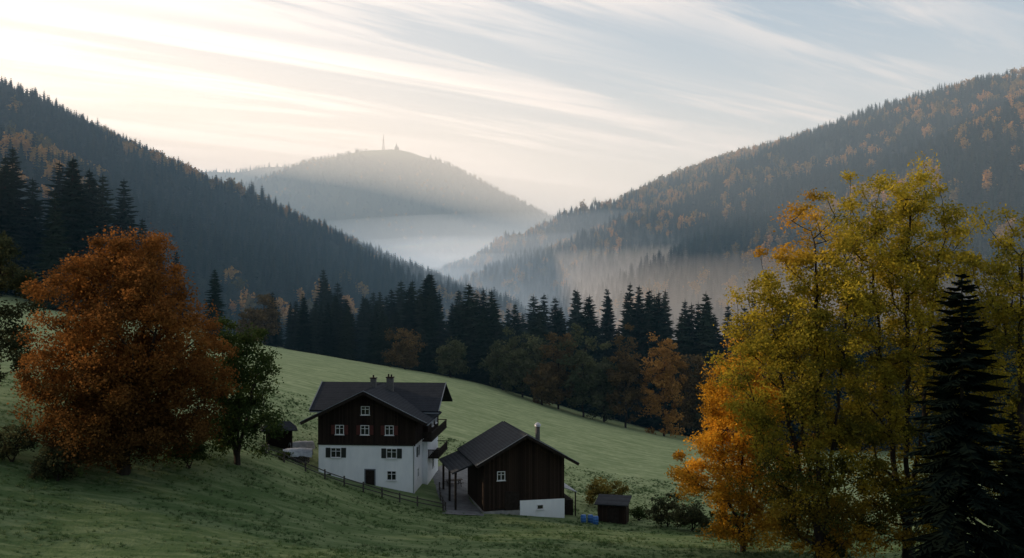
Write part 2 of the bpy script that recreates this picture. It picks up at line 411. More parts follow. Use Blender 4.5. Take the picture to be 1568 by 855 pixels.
sl_pro=[]
for i in range(4):
    V,F,fm=conifer(100+i,1,.21,11,8,1,.18)
    sl_pro.append((V,F,fm))
def slope_forest(name,hf,x0,x1,y0,y1,st,hmin,hmax,dfrac,keep=None,seed=0,az=.56,wide=1.0):
    g=np.random.default_rng(seed)
    X,Y=np.meshgrid(np.arange(x0,x1,st),np.arange(y0,y1,st)); X=X.ravel()+g.uniform(-.5,.5,X.size)*st; Y=Y.ravel()+g.uniform(-.5,.5,Y.size)*st
    k=(np.abs(X)<az*np.maximum(Y,1)+40)
    X,Y=X[k],Y[k]; Z=hf(X,Y); G=ground_z(X,Y)
    k=Z>G-1
    if keep is not None: k&=keep(X,Y,Z)
    X,Y,Z=X[k],Y[k],Z[k]; n=len(X)
    cl=fbm(X/90,Y/90,seed+31,3)
    df=dfrac(X,Y,Z)
    dec=(g.random(n)<np.clip(df+cl*.9*(df>0.01),0,1))
    H=g.uniform(hmin,hmax,n)*(1+.25*fbm(X/40,Y/40,seed+8,2)); H=np.where(g.random(n)<.05,H*1.2,H)
    S=np.stack([H*g.uniform(.9,1.25,n)*wide]*2+[H],-1); S[dec]=(H[dec]*.9)[:,None]*np.array([1.,1.,1.])
    ix=np.where(dec,4+g.integers(0,2,n),g.integers(0,4,n))
    pr=[proto('slope_conifer_%d'%i,*sl_pro[i][:2],[M_slopeneedle,M_bark],sl_pro[i][2]) for i in range(4)]
    pr+=[proto('slope_deciduous_%d'%i,*leafball(50+i),[M_slopeleaf]) for i in range(2)]
    scatter(name,np.stack([X,Y,Z-.5],-1),S,g.uniform(0,6.28,n),ix,pr); return n
nt=[]
LX=np.array([-800,-640,-560,-441,-415,-360,-305,-280,-232,-193,-164,0]); LY=np.array([0,385,620,900,970,1080,1180,1230,1310,1380,1430,1500])
nt.append(slope_forest('hill_forest',hL,-900,120,300,1600,7.2,10,16,lambda x,y,z:.04+0*x,keep=lambda x,y,z:y<np.interp(x,LX,LY)+70,seed=1,wide=1.3))
RX=np.array([-100,18,93,171,258,318,399,516,578,686,800]); RY=np.array([1900,1800,1730,1650,1550,1470,1370,1240,1180,1080,900])
nt.append(slope_forest('hill_forest',hR,-300,1150,550,2000,8.0,10,16,lambda x,y,z:.09+.85*np.exp(-((x-130)/170.)**2)*sstep(-260,-40,y-np.interp(x,RX,RY)),keep=lambda x,y,z:y<np.interp(x,RX,RY)+60,seed=2,wide=1.25))
nt.append(slope_forest('mountain_forest',hC,-1500,700,1900,2670,15,8,13,lambda x,y,z:.03+0*x,
   keep=lambda x,y,z:(((x+285)/85)**2+((y-2560)/100)**2>1),seed=3,wide=1.6))
nt.append(slope_forest('distant_forest',hFL,-1800,0,3200,3440,24,12,17,lambda x,y,z:0*x,seed=4,wide=1.6))
nt.append(slope_forest('distant_forest',hFR,-200,900,4700,4840,28,13,19,lambda x,y,z:0*x,seed=5,wide=1.6))

near_pro=[conifer(200+i,1,.185+.02*(i%3),30,10,5,.07,0,.04) for i in range(5)]
def edge_y(x): return 236+6*np.sin(x*.09)-0.10*np.clip(x-20,0,60)
g=np.random.default_rng(11); P=[];S=[]
for yy in np.arange(228,480,6.2):
    for xx in np.arange(-210,260,6.2):
        x=xx+g.uniform(-2.7,2.7); y=yy+g.uniform(-2.7,2.7)
        if abs(x)>.60*y: continue
        if x/y<-.235 or (x<-58 and y>300 and x/y<-.16): continue
        if -72<=x<-50 and y<262: continue
        if y<edge_y(x)+4 or (x>100 and y<150): continue
        if g.random()<(.25 if y<290 else .35): continue
        P.append((x,y))
P=np.array(P); Z=ground_z(P[:,0],P[:,1])
x,y=P.T
tgt=np.interp(x/y*1600+784,[340,420,520,600,625,700,740,800,900,960,1050,1140,1300],[470,448,450,446,418,422,430,455,450,438,445,455,440])
zt=(427.5-tgt)/1600*np.minimum(y,262)
H=np.clip((zt-Z)*g.uniform(.64,1.06,len(x)),13,36); H=np.where(y>300,g.uniform(17,27,len(x)),H)
sc=np.stack([np.clip(H,0,26)*g.uniform(1.0,1.5,len(x))]*2+[H],-1)
pr=[proto('spruce_%d'%i,*near_pro[i][:2],[M_needle,M_bark],near_pro[i][2]) for i in range(5)]
scatter('spruce_forest',np.c_[P,Z-.3],sc,g.uniform(0,6.28,len(x)),g.integers(0,5,len(x)),pr)
P=[];HH=[]
for i in range(46):
    x=g.uniform(-135,-86); y=g.uniform(222,270)
    if x>-92 and y<250: continue
    P.append((x,y)); HH.append(g.uniform(26,36)*(1-.45*sstep(-100,-84,x)))
P=np.array(P); Z=ground_z(P[:,0],P[:,1]); H=np.array(HH)
pr=[proto('hillside_spruce_%d'%i,*near_pro[i][:2],[M_needle,M_bark],near_pro[i][2]) for i in range(5)]
scatter('hillside_spruce_stand',np.c_[P,Z-.3],np.stack([H*1.2,H*1.2,H],-1),g.uniform(0,6.28,len(P)),g.integers(0,5,len(P)),pr)

def spruce(x,y,h,seed,wide=1.0,detail=(30,9,6),sparse=0,core=True,name='spruce_tree',droop=.6,pw=.8,mat=None):
    V,F,fm=conifer(seed,h,.17*wide,*detail,.06,sparse,.05,core,droop,pw)
    o=mesh_np(name,V,F,[mat or M_needle,M_bark],fmat=fm); o.location=(x,y,gz(x,y)-.2); return o
spruce(-66,232,15.5,301,1.5)
spruce(-52.5,262,15,302,1.2)

# ------------------------------------------------------------------ broadleaf trees
def tubes(A,B,ra,rb,n=5):
    A=np.asarray(A);B=np.asarray(B); d=B-A; L=np.linalg.norm(d,axis=1)[:,None]+1e-9; d=d/L
    ref=np.where(np.abs(d[:,2:3])<.9,np.array([[0,0,1.]]),np.array([[1.,0,0]]))
    u=np.cross(d,ref); u/=np.linalg.norm(u,axis=1)[:,None]; w=np.cross(d,u)
    a=np.arange(n)*2*math.pi/n; c=np.cos(a)[None,:,None]; s=np.sin(a)[None,:,None]
    ring=u[:,None]*c+w[:,None]*s
    V=np.concatenate([A[:,None]+ring*np.asarray(ra)[:,None,None],(B+d*.03)[:,None]+ring*np.asarray(rb)[:,None,None]],1)
    m=len(A); base=(np.arange(m)*2*n)[:,None]; i=np.arange(n)[None]; j=(i+1)%n
    F=np.stack([base+i,base+n+i,base+n+j,base+j],-1).reshape(-1,4)
    return V.reshape(-1,3),F
def broadleaf(name,x,y,ells,stems,r0,nleaf,lsz,colf,seed,clump=1.0,mind=.9,zoff=-.2,rise=.7,lobe=1.0):
    g=np.random.default_rng(seed)
    C=[]
    for (cx,cy,cz,rx,ry,rz,n) in ells:
        ph=g.uniform(0,6.28,4)
        for _ in range(n):
            d=g.normal(size=3); d/=np.linalg.norm(d); rr=g.random()**.40
            lob=1+lobe*(.13*math.sin(3*math.atan2(d[1],d[0])+ph[0]+2*d[2])+.11*math.sin(5*d[2]+ph[1]+2*d[0])+.08*math.sin(7*d[0]+ph[2]+3*d[2]))
            p=np.array([cx,cy,cz])+d*rr*np.array([rx,ry,rz])*lob*g.uniform(.88,1.08)
            if p[2]<.8: continue
            if C and np.min(np.sum((np.array(C)-p)**2,1))<(mind*g.uniform(.6,1.1))**2: continue
            C.append(p)
    C=np.array(C)
    N=[np.array([0,0,-.4])]; par=[-1]
    for (sx,sy,sh,z0) in stems:
        prev=0
        if z0>0:
            dd=[abs(q[2]-z0)+1.5*abs(q[0])+1.5*abs(q[1]) for q in N]; prev=int(np.argmin(dd))
        p0=N[prev]; k=max(4,int((sh-p0[2])/1.3))
        for i in range(1,k+1):
            t=i/k; q=p0+(np.array([sx,sy,sh])-p0)*np.array([t**.8,t**.8,t])+g.normal(size=3)*.10
            N.append(q); par.append(prev); prev=len(N)-1
    st=np.array(N)
    dist=np.array([np.min(np.linalg.norm(st-c,axis=1)) for c in C]); order=np.argsort(dist)
    buf=np.zeros((len(N)+len(C)*14,3)); buf[:len(N)]=st; cnt=len(N); ends=[]
    for ci in order:
        c=C[ci]; d=c-buf[:cnt]; L=np.linalg.norm(d,axis=1); hor=np.hypot(d[:,0],d[:,1])
        cost=L+rise*np.maximum(0,.55*hor-d[:,2])+5*(buf[:cnt,2]<1.6)
        b=int(np.argmin(cost)); p0=buf[b].copy(); Lb=L[b]; k=int(min(12,max(2,Lb/.8))); prev=b
        for i in range(1,k+1):
            t=i/k; q=p0+(c-p0)*t; q[2]-=math.sin(math.pi*t)*Lb*.06; q=q+g.normal(size=3)*.045*Lb*.5*(t<1)
            buf[cnt]=q; par.append(prev); prev=cnt; cnt+=1
        ends.append(prev)
    par=np.array(par); w=np.zeros(cnt); w[ends]=1
    for i in range(cnt-1,0,-1): w[par[i]]+=w[i]
    rad=r0*(w/w[0])**.52; rad=np.maximum(rad,.018)
    idx=np.arange(1,cnt)
    par_r=np.minimum(rad[par[idx]],rad[idx]*1.5)
    V,F=tubes(buf[par[idx]],buf[idx],par_r,rad[idx],6)
    root=empty(name,(x,y,gz(x,y)+zoff))
    mesh_np('trunk_and_limbs',V,F,[M_bark],True,parent=root)
    nC=len(C); cr=clump*g.uniform(.6,1.3,nC); tone=g.uniform(0,1,nC)
    cid=np.repeat(np.arange(nC),(nleaf*g.uniform(.6,1.3,nC)).astype(int)); n=len(cid)
    off=g.normal(size=(n,3)); off/=np.linalg.norm(off,axis=1)[:,None]; off*=(g.random((n,1))**.5)*np.array([.98,.98,.6])
    off+=g.normal(size=(n,3))*.20
    pos=C[cid]+off*cr[cid][:,None]
    d=g.normal(size=(n,3)); d[:,2]*=.7; d/=np.linalg.norm(d,axis=1)[:,None]; e=np.cross(d,g.normal(size=(n,3))); e/=np.linalg.norm(e,axis=1)[:,None]
    sz=lsz*g.uniform(.6,1.35,n)[:,None]
    q=np.stack([pos-d*sz*.5,pos+e*sz*.36,pos+d*sz*.5,pos-e*sz*.36],1).reshape(-1,3)
    col=colf(pos,tone[cid],g.random(n)); col=np.clip(col*(.75+.5*g.random((n,1))),0,1)
    mesh_np('foliage',q,np.arange(4*n).reshape(-1,4),[M_leaf],col=np.repeat(col,4,0),parent=root)
    return root
def lerp3(a,b,t): a=np.array(a);b=np.array(b); return a[None]*(1-t[:,None])+b[None]*t[:,None]
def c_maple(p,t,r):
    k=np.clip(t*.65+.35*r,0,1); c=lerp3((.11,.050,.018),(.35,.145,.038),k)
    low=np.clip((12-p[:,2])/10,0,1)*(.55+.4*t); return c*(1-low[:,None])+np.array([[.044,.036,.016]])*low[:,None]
def c_green(p,t,r): return lerp3((.022,.042,.017),(.07,.095,.028),np.clip(.6*t+.4*r,0,1))
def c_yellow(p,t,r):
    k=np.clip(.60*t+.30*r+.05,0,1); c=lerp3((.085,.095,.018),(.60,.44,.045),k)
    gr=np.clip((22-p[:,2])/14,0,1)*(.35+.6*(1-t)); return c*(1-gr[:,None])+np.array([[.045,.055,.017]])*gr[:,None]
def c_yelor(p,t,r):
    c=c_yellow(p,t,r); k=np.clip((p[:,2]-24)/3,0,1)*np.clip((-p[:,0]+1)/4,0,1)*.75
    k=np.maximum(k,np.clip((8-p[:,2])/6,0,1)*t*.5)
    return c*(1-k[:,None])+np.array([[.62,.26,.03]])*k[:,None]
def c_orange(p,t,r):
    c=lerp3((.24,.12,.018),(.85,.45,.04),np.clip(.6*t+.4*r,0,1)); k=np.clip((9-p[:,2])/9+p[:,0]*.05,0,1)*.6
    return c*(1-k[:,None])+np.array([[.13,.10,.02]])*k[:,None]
def c_dull(p,t,r): return lerp3((.030,.044,.026),(.085,.085,.040),np.clip(.6*t+.4*r,0,1))
def c_edge(p,t,r): return lerp3((.055,.075,.042),(.14,.14,.07),np.clip(.6*t+.4*r,0,1))
def c_brown(p,t,r): return lerp3((.08,.065,.035),(.20,.13,.055),np.clip(.6*t+.4*r,0,1))
def c_rust(p,t,r): return lerp3((.17,.09,.03),(.55,.29,.08),np.clip(.6*t+.4*r,0,1))

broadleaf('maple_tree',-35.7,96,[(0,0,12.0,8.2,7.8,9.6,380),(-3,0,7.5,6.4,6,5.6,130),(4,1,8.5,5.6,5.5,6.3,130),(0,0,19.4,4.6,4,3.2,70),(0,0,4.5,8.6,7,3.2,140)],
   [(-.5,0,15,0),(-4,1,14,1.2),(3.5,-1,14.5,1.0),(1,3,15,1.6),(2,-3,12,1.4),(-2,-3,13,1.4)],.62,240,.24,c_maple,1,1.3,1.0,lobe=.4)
broadleaf('green_tree',-27.3,104,[(0,0,8.8,4.2,4,6.4,120),(.5,0,4,4.4,4,3,60)],[(0,0,11,0),(1.5,1,9,1.2),(-1.5,0,9,1.2)],.32,200,.26,c_green,2,1.15,.95,lobe=.7)
broadleaf('green_tree',-54,104,[(0,0,14,6,6,9,150),(2,0,7,5,5,4,50)],[(0,0,18,0),(2,1,14,3)],.4,170,.30,c_dull,3,1.2,1.1)
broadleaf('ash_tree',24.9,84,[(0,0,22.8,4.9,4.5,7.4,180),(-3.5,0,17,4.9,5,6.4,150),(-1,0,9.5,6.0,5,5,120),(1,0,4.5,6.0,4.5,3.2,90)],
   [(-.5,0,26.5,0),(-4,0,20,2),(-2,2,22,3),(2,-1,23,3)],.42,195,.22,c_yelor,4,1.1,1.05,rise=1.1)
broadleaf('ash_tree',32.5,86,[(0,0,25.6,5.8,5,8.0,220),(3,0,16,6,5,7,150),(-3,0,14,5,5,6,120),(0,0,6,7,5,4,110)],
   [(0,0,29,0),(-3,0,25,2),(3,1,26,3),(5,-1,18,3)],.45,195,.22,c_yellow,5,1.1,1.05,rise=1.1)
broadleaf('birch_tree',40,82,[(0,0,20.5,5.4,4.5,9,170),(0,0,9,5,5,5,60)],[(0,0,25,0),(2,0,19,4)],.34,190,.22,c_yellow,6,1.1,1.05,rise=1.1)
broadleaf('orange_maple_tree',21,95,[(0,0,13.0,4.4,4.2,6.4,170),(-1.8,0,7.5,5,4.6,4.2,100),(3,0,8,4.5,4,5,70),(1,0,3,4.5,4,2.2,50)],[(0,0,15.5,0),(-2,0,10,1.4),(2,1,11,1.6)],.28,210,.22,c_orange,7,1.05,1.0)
spruce(31.0,72,22.5,401,1.25,(44,10,10),.28,False,droop=.8,pw=.66,mat=M_needled)
spruce(36.4,76,13,402,1.2,(34,10,8),.1,mat=M_needled)
for (px_x,d,top,c,sd,wd) in ((800,227,503,c_edge,21,5.5),(855,226,505,c_brown,22,4.5),(893,224,500,c_edge,23,5.5),(958,222,508,c_brown,24,3.8),(1017,218,498,c_rust,25,4.6),(1058,222,530,c_brown,26,3.0),(405,258,450,c_brown,27,3.5),(620,232,505,c_brown,28,4),(770,232,520,c_edge,29,4),(925,226,545,c_edge,30,3.5),(1085,222,560,c_edge,31,3.5),(385,250,475,c_brown,32,3),(690,232,520,c_edge,33,3.4),(1125,222,540,c_rust,34,3.2),(830,222,560,c_brown,35,3.2)):
    X=(px_x-784)/1600*d; z=gz(X,d); h=(427.5-top)/1600*d-z
    broadleaf('autumn_tree',X,d,[(0,0,h*.56,wd,wd,h*.44,90),(0,0,h*.3,wd*.8,wd*.8,h*.25,25)],[(0,0,h*.8,0)],.25,90,.5,c,sd,1.3,1.4)
for (X,Y,h,c,sd) in ((11.3,124,3.8,lambda p,t,r:lerp3((.12,.10,.03),(.24,.19,.05),t),41),(16.8,113,3.8,c_dull,42),(19,110,3,c_dull,43),(22,106,3.4,c_green,44),(27.5,90,3.6,c_dull,45),(-31,100,3.5,c_green,46),(-40,92,3.2,c_dull,47),(-45,94,3.5,c_dull,48),(14.2,117.5,1.6,c_green,49),(-24.5,112.5,1.3,c_green,50)):
    broadleaf('bush',X,Y,[(0,0,h*.5,h*.6,h*.55,h*.5,60)],[(0,0,h*.6,0),(.6,.2,h*.6,.1),(-.6,-.2,h*.5,.1)],.1,90,.22,c,sd,.6,.5,rise=.9)

# ------------------------------------------------------------------ grass tufts in the near meadow
def tuft(seed,nb=14):
    g=np.random.default_rng(seed); a=g.uniform(0,6.28,nb); r=g.uniform(0,.16,nb); h=g.uniform(.12,.3,nb); le=g.uniform(.03,.16,nb)
    b=np.stack([np.cos(a)*r,np.sin(a)*r,np.zeros(nb)-.03],-1); s=np.stack([-np.sin(a),np.cos(a),0*a],-1)*.022
    tp=b+np.stack([np.cos(a)*le,np.sin(a)*le,h],-1)
    V=np.stack([b-s,b+s,tp],1).reshape(-1,3); return V,np.arange(3*nb).reshape(-1,3)
n=52000; x=g.uniform(-62,44,n); y=g.uniform(74,150,n)
cl=fbm(x/3.,y/1.8,77,3)+.5*fbm(x/14,y/9,78,2)
k=(cl>g.uniform(-.5,.5,n))&(np.abs(x)<.56*y)
k&=~((x>-24)&(x<7)&(y>113)&(y<135))
x,y=x[k],y[k]; z=ground_z(x,y); n=len(x); s=g.uniform(.5,1.1,n)*(.8+cl[k]*.5)
scatter('meadow_grass',np.stack([x,y,z],-1),np.stack([s*1.4,s*1.4,s],-1),g.uniform(0,6.28,n),g.integers(0,3,n),[proto('grass_tuft_%d'%i,*tuft(i),[M_grassblade]) for i in range(3)])

# ------------------------------------------------------------------ farmhouse
def window(parent,cx,cz,w,h,face,at,shut=None,mull=True):
    fr=MB(); gl=MB(); sh=MB(); t=.07
    def B(mb,a0,a1,z0,z1,d0,d1):
        if face=='f': mb.box(a0,a1,at-d1,at-d0,z0,z1)
        else: mb.box(at+d0,at+d1,a0,a1,z0,z1)
    B(gl,cx-w/2+.01,cx+w/2-.01,cz-h/2+.01,cz+h/2-.01,-.02,.02)
    B(fr,cx-w/2-t,cx-w/2,cz-h/2-t,cz+h/2+t,-.02,.07); B(fr,cx+w/2,cx+w/2+t,cz-h/2-t,cz+h/2+t,-.02,.07)
    B(fr,cx-w/2,cx+w/2,cz+h/2,cz+h/2+t,-.02,.068); B(fr,cx-w/2,cx+w/2,cz-h/2-t,cz-h/2,-.02,.068)
    B(fr,cx-w/2-.14,cx+w/2+.14,cz-h/2-t-.06,cz-h/2-t-.002,-.02,.14)
    if mull:
        B(fr,cx-.035,cx+.035,cz-h/2,cz+h/2,.0,.05); B(fr,cx-w/2,cx-.036,cz+h*.14,cz+h*.14+.05,.0,.045); B(fr,cx+.036,cx+w/2,cz+h*.14,cz+h*.14+.05,.0,.045)
    fr.make('window_frame',M_frame,parent); gl.make('window_glass',M_glass,parent)
    if shut:
        for sgn in (-1,1):
            a=cx+sgn*(w/2+t+.03); b=a+sgn*w*.52; a,b=min(a,b),max(a,b)
            B(sh,a,b,cz-h/2-.05,cz+h/2+.05,.005,.06)
            for q in range(6):
                zz=cz-h/2+.05+q*(h-.1)/6; B(sh,a+.06,b-.06,zz,zz+.06,.061,.085)
        sh.make('shutters',shut,parent)
HZ=-24.2
H0=empty('farmhouse',(-16.45,118,HZ),math.radians(-5))
pt=.49; RZ=11.45
b=MB(); b.box(-5.5,5.5,0,7,-3.5,5.5); b.box(-5.9,6.1,5.2,13,-3.5,5.5); 
mesh_py('plaster_walls',b.v,b.f,M_white,H0)
b=MB(); e=RZ-pt*5.56-.05
b.prism([(-5.56,5.5),(5.56,5.5),(5.56,e),(0,RZ-.05),(-5.56,e)],'y',-.06,8.9)
b.prism([(5.14,5.5),(13.06,5.5),(13.06,RZ-pt*4.06-.05),(9,RZ-.05),(5.14,RZ-pt*3.86-.05)],'x',-5.97,6.17)
b.make('timber_upper_storey',M_timber,H0)
b=MB(); ov=1.65; fo=-1.5
b.slab([(0,fo,RZ),(0,9.0,RZ),(-5.5-ov,9.0,RZ-pt*(5.5+ov)),(-5.5-ov,fo,RZ-pt*(5.5+ov))],.2)
b.slab([(0,fo,RZ),(0,9.0,RZ),(5.5+ov,9.0,RZ-pt*(5.5+ov)),(5.5+ov,fo,RZ-pt*(5.5+ov))],.2)
b.make('gable_roof',M_roof,H0)
b=MB()
b.slab([(-7.5,9,RZ+.03),(7.7,9,RZ+.03),(7.7,3.4,RZ-pt*5.6+.03),(-7.5,3.4,RZ-pt*5.6+.03)],.2)
b.slab([(-7.5,9,RZ+.03),(7.7,9,RZ+.03),(7.7,14.6,RZ-pt*5.6+.03),(-7.5,14.6,RZ-pt*5.6+.03)],.2)
b.make('cross_roof',M_roof,H0)
b=MB()
for sg in (-1,1):
    b.beam((0,fo-.04,RZ+.06),(sg*(5.5+ov),fo-.04,RZ-pt*(5.5+ov)+.06),.07,.34)
b.make('barge_boards',M_trim,H0)
b=MB()
for sg in (-1,1): b.beam((0,fo-.05,RZ+.27),(sg*(5.5+ov),fo-.05,RZ-pt*(5.5+ov)+.27),.12,.06)
for xx in (-7.53,7.73):
    b.beam((xx,9,RZ+.29),(xx,3.3,RZ-pt*5.7+.29),.1,.06)
b.beam((-5.5-ov-.06,fo,RZ-pt*(5.5+ov)+.02),(-5.5-ov-.06,3.3,RZ-pt*(5.5+ov)+.02),.14,.12)
b.beam((5.5+ov+.06,fo,RZ-pt*(5.5+ov)+.02),(5.5+ov+.06,3.3,RZ-pt*(5.5+ov)+.02),.14,.12)
b.beam((-7.5,3.33,RZ-pt*5.6),(7.7,3.33,RZ-pt*5.6),.14,.12)
b.make('flashing_and_gutters',M_barge,H0)
b=MB()
for xx in (-4.6,-2.3,2.3,4.6): b.beam((xx,-1.45,RZ-pt*abs(xx)-.16),(xx,0.0,RZ-pt*abs(xx)-.16),.16,.2)
b.beam((0,-1.45,RZ-.22),(0,0,RZ-.22),.18,.22)
b.box(-5.62,5.62,-.1,-.062,5.42,5.62)
b.make('purlins_and_sill_beam',M_trim,H0)
for cx in (-3.05,-.15,2.65): window(H0,cx,7.15,.85,.95,'f',-.06,M_red)
window(H0,-.1,9.35,.85,.85,'f',-.06,None)
window(H0,-3.5,4.55,1.05,1.0,'f',0,M_shut); window(H0,2.9,4.55,1.05,1.0,'f',0,M_shut)
window(H0,2.9,2.05,.95,.95,'f',0,None); 
b=MB(); b.box(-.1,.95,-.04,.02,.55,2.65); b.make('door',M_trim,H0)
b=MB(); b.box(-.22,-.1,-.07,.02,.5,2.77); b.box(.95,1.07,-.07,.02,.5,2.77); b.box(-.1,.95,-.07,.02,2.65,2.77); b.make('door_frame',M_barge,H0)
b=MB(); b.box(-.5,1.35,-1.1,-.005,-.4,.5); b.make('door_step',M_stone,H0)
window(H0,-4.3,1.9,.5,.5,'f',0,None,False)
window(H0,2.2,2.0,.8,.95,'r',5.5,None)
window(H0,2.2,4.5,.8,1.0,'r',5.5,M_shut); window(H0,9.0,2.0,.9,1.0,'r',6.1,None); window(H0,8.2,7.2,.9,1.2,'r',6.17,None); window(H0,10.8,7.2,.9,1.2,'r',6.17,None)
b=MB()
def balcony(y0,y1,z,x0,x1):
    b.box(x0,x1,y0,y1,z,z+.14)
    b.box(x1-.06,x1,y0,y1,z+.95,z+1.05); b.box(x0,x1-.06,y0,y0+.06,z+.95,z+1.05); b.box(x0,x1-.06,y1-.06,y1,z+.95,z+1.05)
    k=int((y1-y0)/.16)
    for i in range(k):
        yy=y0+.02+i*(y1-y0-.1)/k; b.box(x1-.045,x1-.015,yy,yy+.1,z+.141,z+.949)
    k=int((x1-x0)/.16)
    for i in range(k):
        xx=x0+.02+i*(x1-x0-.1)/k; b.box(xx,xx+.1,y0+.015,y0+.045,z+.141,z+.949)
balcony(5.4,12.5,3.1,6.11,7.4); balcony(1.0,12.5,5.75,6.2,7.3)
b.make('balconies',M_trim,H0)
b=MB(); b.box(-.35,.25,3.6,4.2,RZ-1,RZ+1.15); b.box(1.0,1.75,6.2,6.9,RZ-1.5,RZ+1.0); b.make('chimneys',M_brick,H0)
b=MB(); b.box(-.43,.33,3.52,4.28,RZ+1.151,RZ+1.25); b.box(.92,1.83,6.12,6.98,RZ+1.001,RZ+1.1); b.cyl((-.05,3.9,RZ+1.25),.1,.1,.3); b.cyl((1.2,6.5,RZ+1.1),.1,.1,.35); b.cyl((1.55,6.5,RZ+1.1),.1,.1,.3); b.make('chimney_caps',M_trim,H0)
b=MB(); b.cyl((5.42,-.09,-.5),.05,.05,6.0,8); b.make('downpipe',M_metal,H0)

# ------------------------------------------------------------------ barn
BZ=-26.0
B0=empty('barn',(1.35,113.6,BZ),math.radians(13))
rz=9.0; pb=.56; hw=4.5
b=MB(); eb=rz-pb*hw-.05
b.prism([(-hw,.9),(hw,1.95),(hw,eb),(0,rz-.05),(-hw,eb)],'y',0,9.5)
b.make('timber_walls',M_timber2,B0)
b=MB(); b.box(-.5,hw+.02,-.05,9.4,-2.5,1.94); b.make('plaster_base',M_white,B0)
b=MB(); b.box(-hw-.02,-.52,-.03,9.4,-2.5,.93); b.make('stone_base',M_stone,B0)
b=MB()
b.slab([(0,-1.2,rz),(0,10.6,rz),(hw+1.3,10.6,rz-pb*(hw+1.3)),(hw+1.3,-1.2,rz-pb*(hw+1.3))],.2)
b.slab([(0,-1.2,rz),(0,10.6,rz),(-hw-1.0,10.6,rz-pb*(hw+1.0)),(-hw-1.0,-1.2,rz-pb*(hw+1.0))],.2)
b.make('gable_roof',M_roof2,B0)
b=MB(); b.slab([(-hw-.6,1.2,rz-pb*(hw+.6)-.25),(-hw-.6,10.4,rz-pb*(hw+.6)-.25),(-hw-3.2,10.4,rz-pb*(hw+.6)-1.3),(-hw-3.2,1.2,rz-pb*(hw+.6)-1.3)],.16); b.make('lean_to_roof',M_roof2,B0)
b=MB()
for yy in (1.6,5.5,9.8): b.box(-hw-2.9,-hw-2.68,yy,yy+.22,-1.2,rz-pb*(hw+.6)-1.25)
b.beam((-hw-2.8,1.3,rz-pb*(hw+.6)-1.25),(-hw-2.8,10.3,rz-pb*(hw+.6)-1.25),.2); b.make('lean_to_posts',M_trim,B0)
b=MB()
for sg,o_ in ((-1,1.0),(1,1.3)): b.beam((0,-1.24,rz+.07),(sg*(hw+o_),-1.24,rz-pb*(hw+o_)+.07),.07,.3)
for xx in (-3,0,3): b.beam((xx,-1.15,rz-pb*abs(xx)-.18),(xx,0,rz-pb*abs(xx)-.18),.18)
b.make('barge_boards_and_purlins',M_trim,B0)
b=MB()
for sg,o_ in ((-1,1.0),(1,1.3)): b.beam((0,-1.26,rz+.26),(sg*(hw+o_),-1.26,rz-pb*(hw+o_)+.26),.1,.05)
b.make('verge_flashing',M_barge,B0)
window(B0,-2.6,4.7,.75,.85,'f',0,None); window(B0,1.75,1.15,.6,.4,'f',-.05,None,False)
b=MB(); b.box(-2.2,-.62,-.06,.02,.95,3.0); b.make('barn_door',M_trim,B0)
b=MB(); b.cyl((2.1,2.4,rz-2),.26,.26,2.55); b.make('chimney_flue',M_brick,B0)
b=MB(); b.cyl((2.1,2.4,rz+.62),.36,.3,.14); b.cyl((2.1,2.4,rz+.78),.4,.1,.24); 
for a in range(4): b.box(2.1+.2*math.cos(a*1.57)-.02,2.1+.2*math.cos(a*1.57)+.02,2.4+.2*math.sin(a*1.57)-.02,2.4+.2*math.sin(a*1.57)+.02,rz+.55,rz+.8)
b.make('flue_cap',M_metal,B0)
b=MB(); b.slab([(hw+.05,1.5,2.9),(hw+.05,7,2.9),(hw+1.9,7,2.2),(hw+1.9,1.5,2.2)],.08); b.make('side_canopy',M_tarp,B0)
b=MB(); b.box(hw+1.7,hw+1.82,1.6,1.72,-2,2.25); b.box(hw+1.7,hw+1.82,6.7,6.82,-2,2.25); b.box(hw+.3,hw+1.6,2,6.5,-2,1.3); b.make('canopy_posts_and_firewood',M_trim,B0)

def shed(name,x,y,w,d,h,rz_,mono=True):
    e0=empty(name,(x,y,gz(x,y)-.1),rz_); b=MB()
    b.prism([(-d/2,-1.2),(d/2,-1.2),(d/2,h+.35),(-d/2,h)],'x',-w/2,w/2)
    b.make('timber_walls',M_timber2,e0)
    b=MB(); b.slab([(-w/2-.3,-d/2-.4,h+.02),(w/2+.3,-d/2-.4,h+.02),(w/2+.3,d/2+.3,h+.47),(-w/2-.3,d/2+.3,h+.47)],.1); b.make('shed_roof',M_roof2,e0)
    b=MB(); b.box(-w*.15,w*.25,-d/2-.05,-d/2+.02,.1,h*.85); b.make('shed_door',M_trim,e0)
shed('garden_shed',11.2,115.5,3.1,2.6,2.2,math.radians(-14))
xp,yp=-27.2,122; e0=empty('garden_pavilion',(xp,yp,gz(xp,yp)),.25); b=MB()
for sx in (-1.4,1.4):
    for sy in (-1.2,1.2): b.box(sx-.08,sx+.08,sy-.08,sy+.08,-.6,2.3)
b.box(-1.4,1.4,1.15,1.2,-.2,2.2); b.box(-1.38,-1.33,-1.1,1.15,-.2,1.2); b.make('posts_and_panels',M_trim,e0)
b=MB(); b.slab([(-2,-1.8,2.35),(2,-1.8,2.35),(1.2,0,3.2),(-1.2,0,3.2)],.1); b.slab([(-2,1.8,2.35),(2,1.8,2.35),(1.2,0,3.2),(-1.2,0,3.2)],.1)
b.slab([(-2,-1.8,2.35),(-2,1.8,2.35),(-1.2,0,3.2)],.1); b.slab([(2,-1.8,2.35),(2,1.8,2.35),(1.2,0,3.2)],.1); b.make('hipped_roof',M_roof,e0)
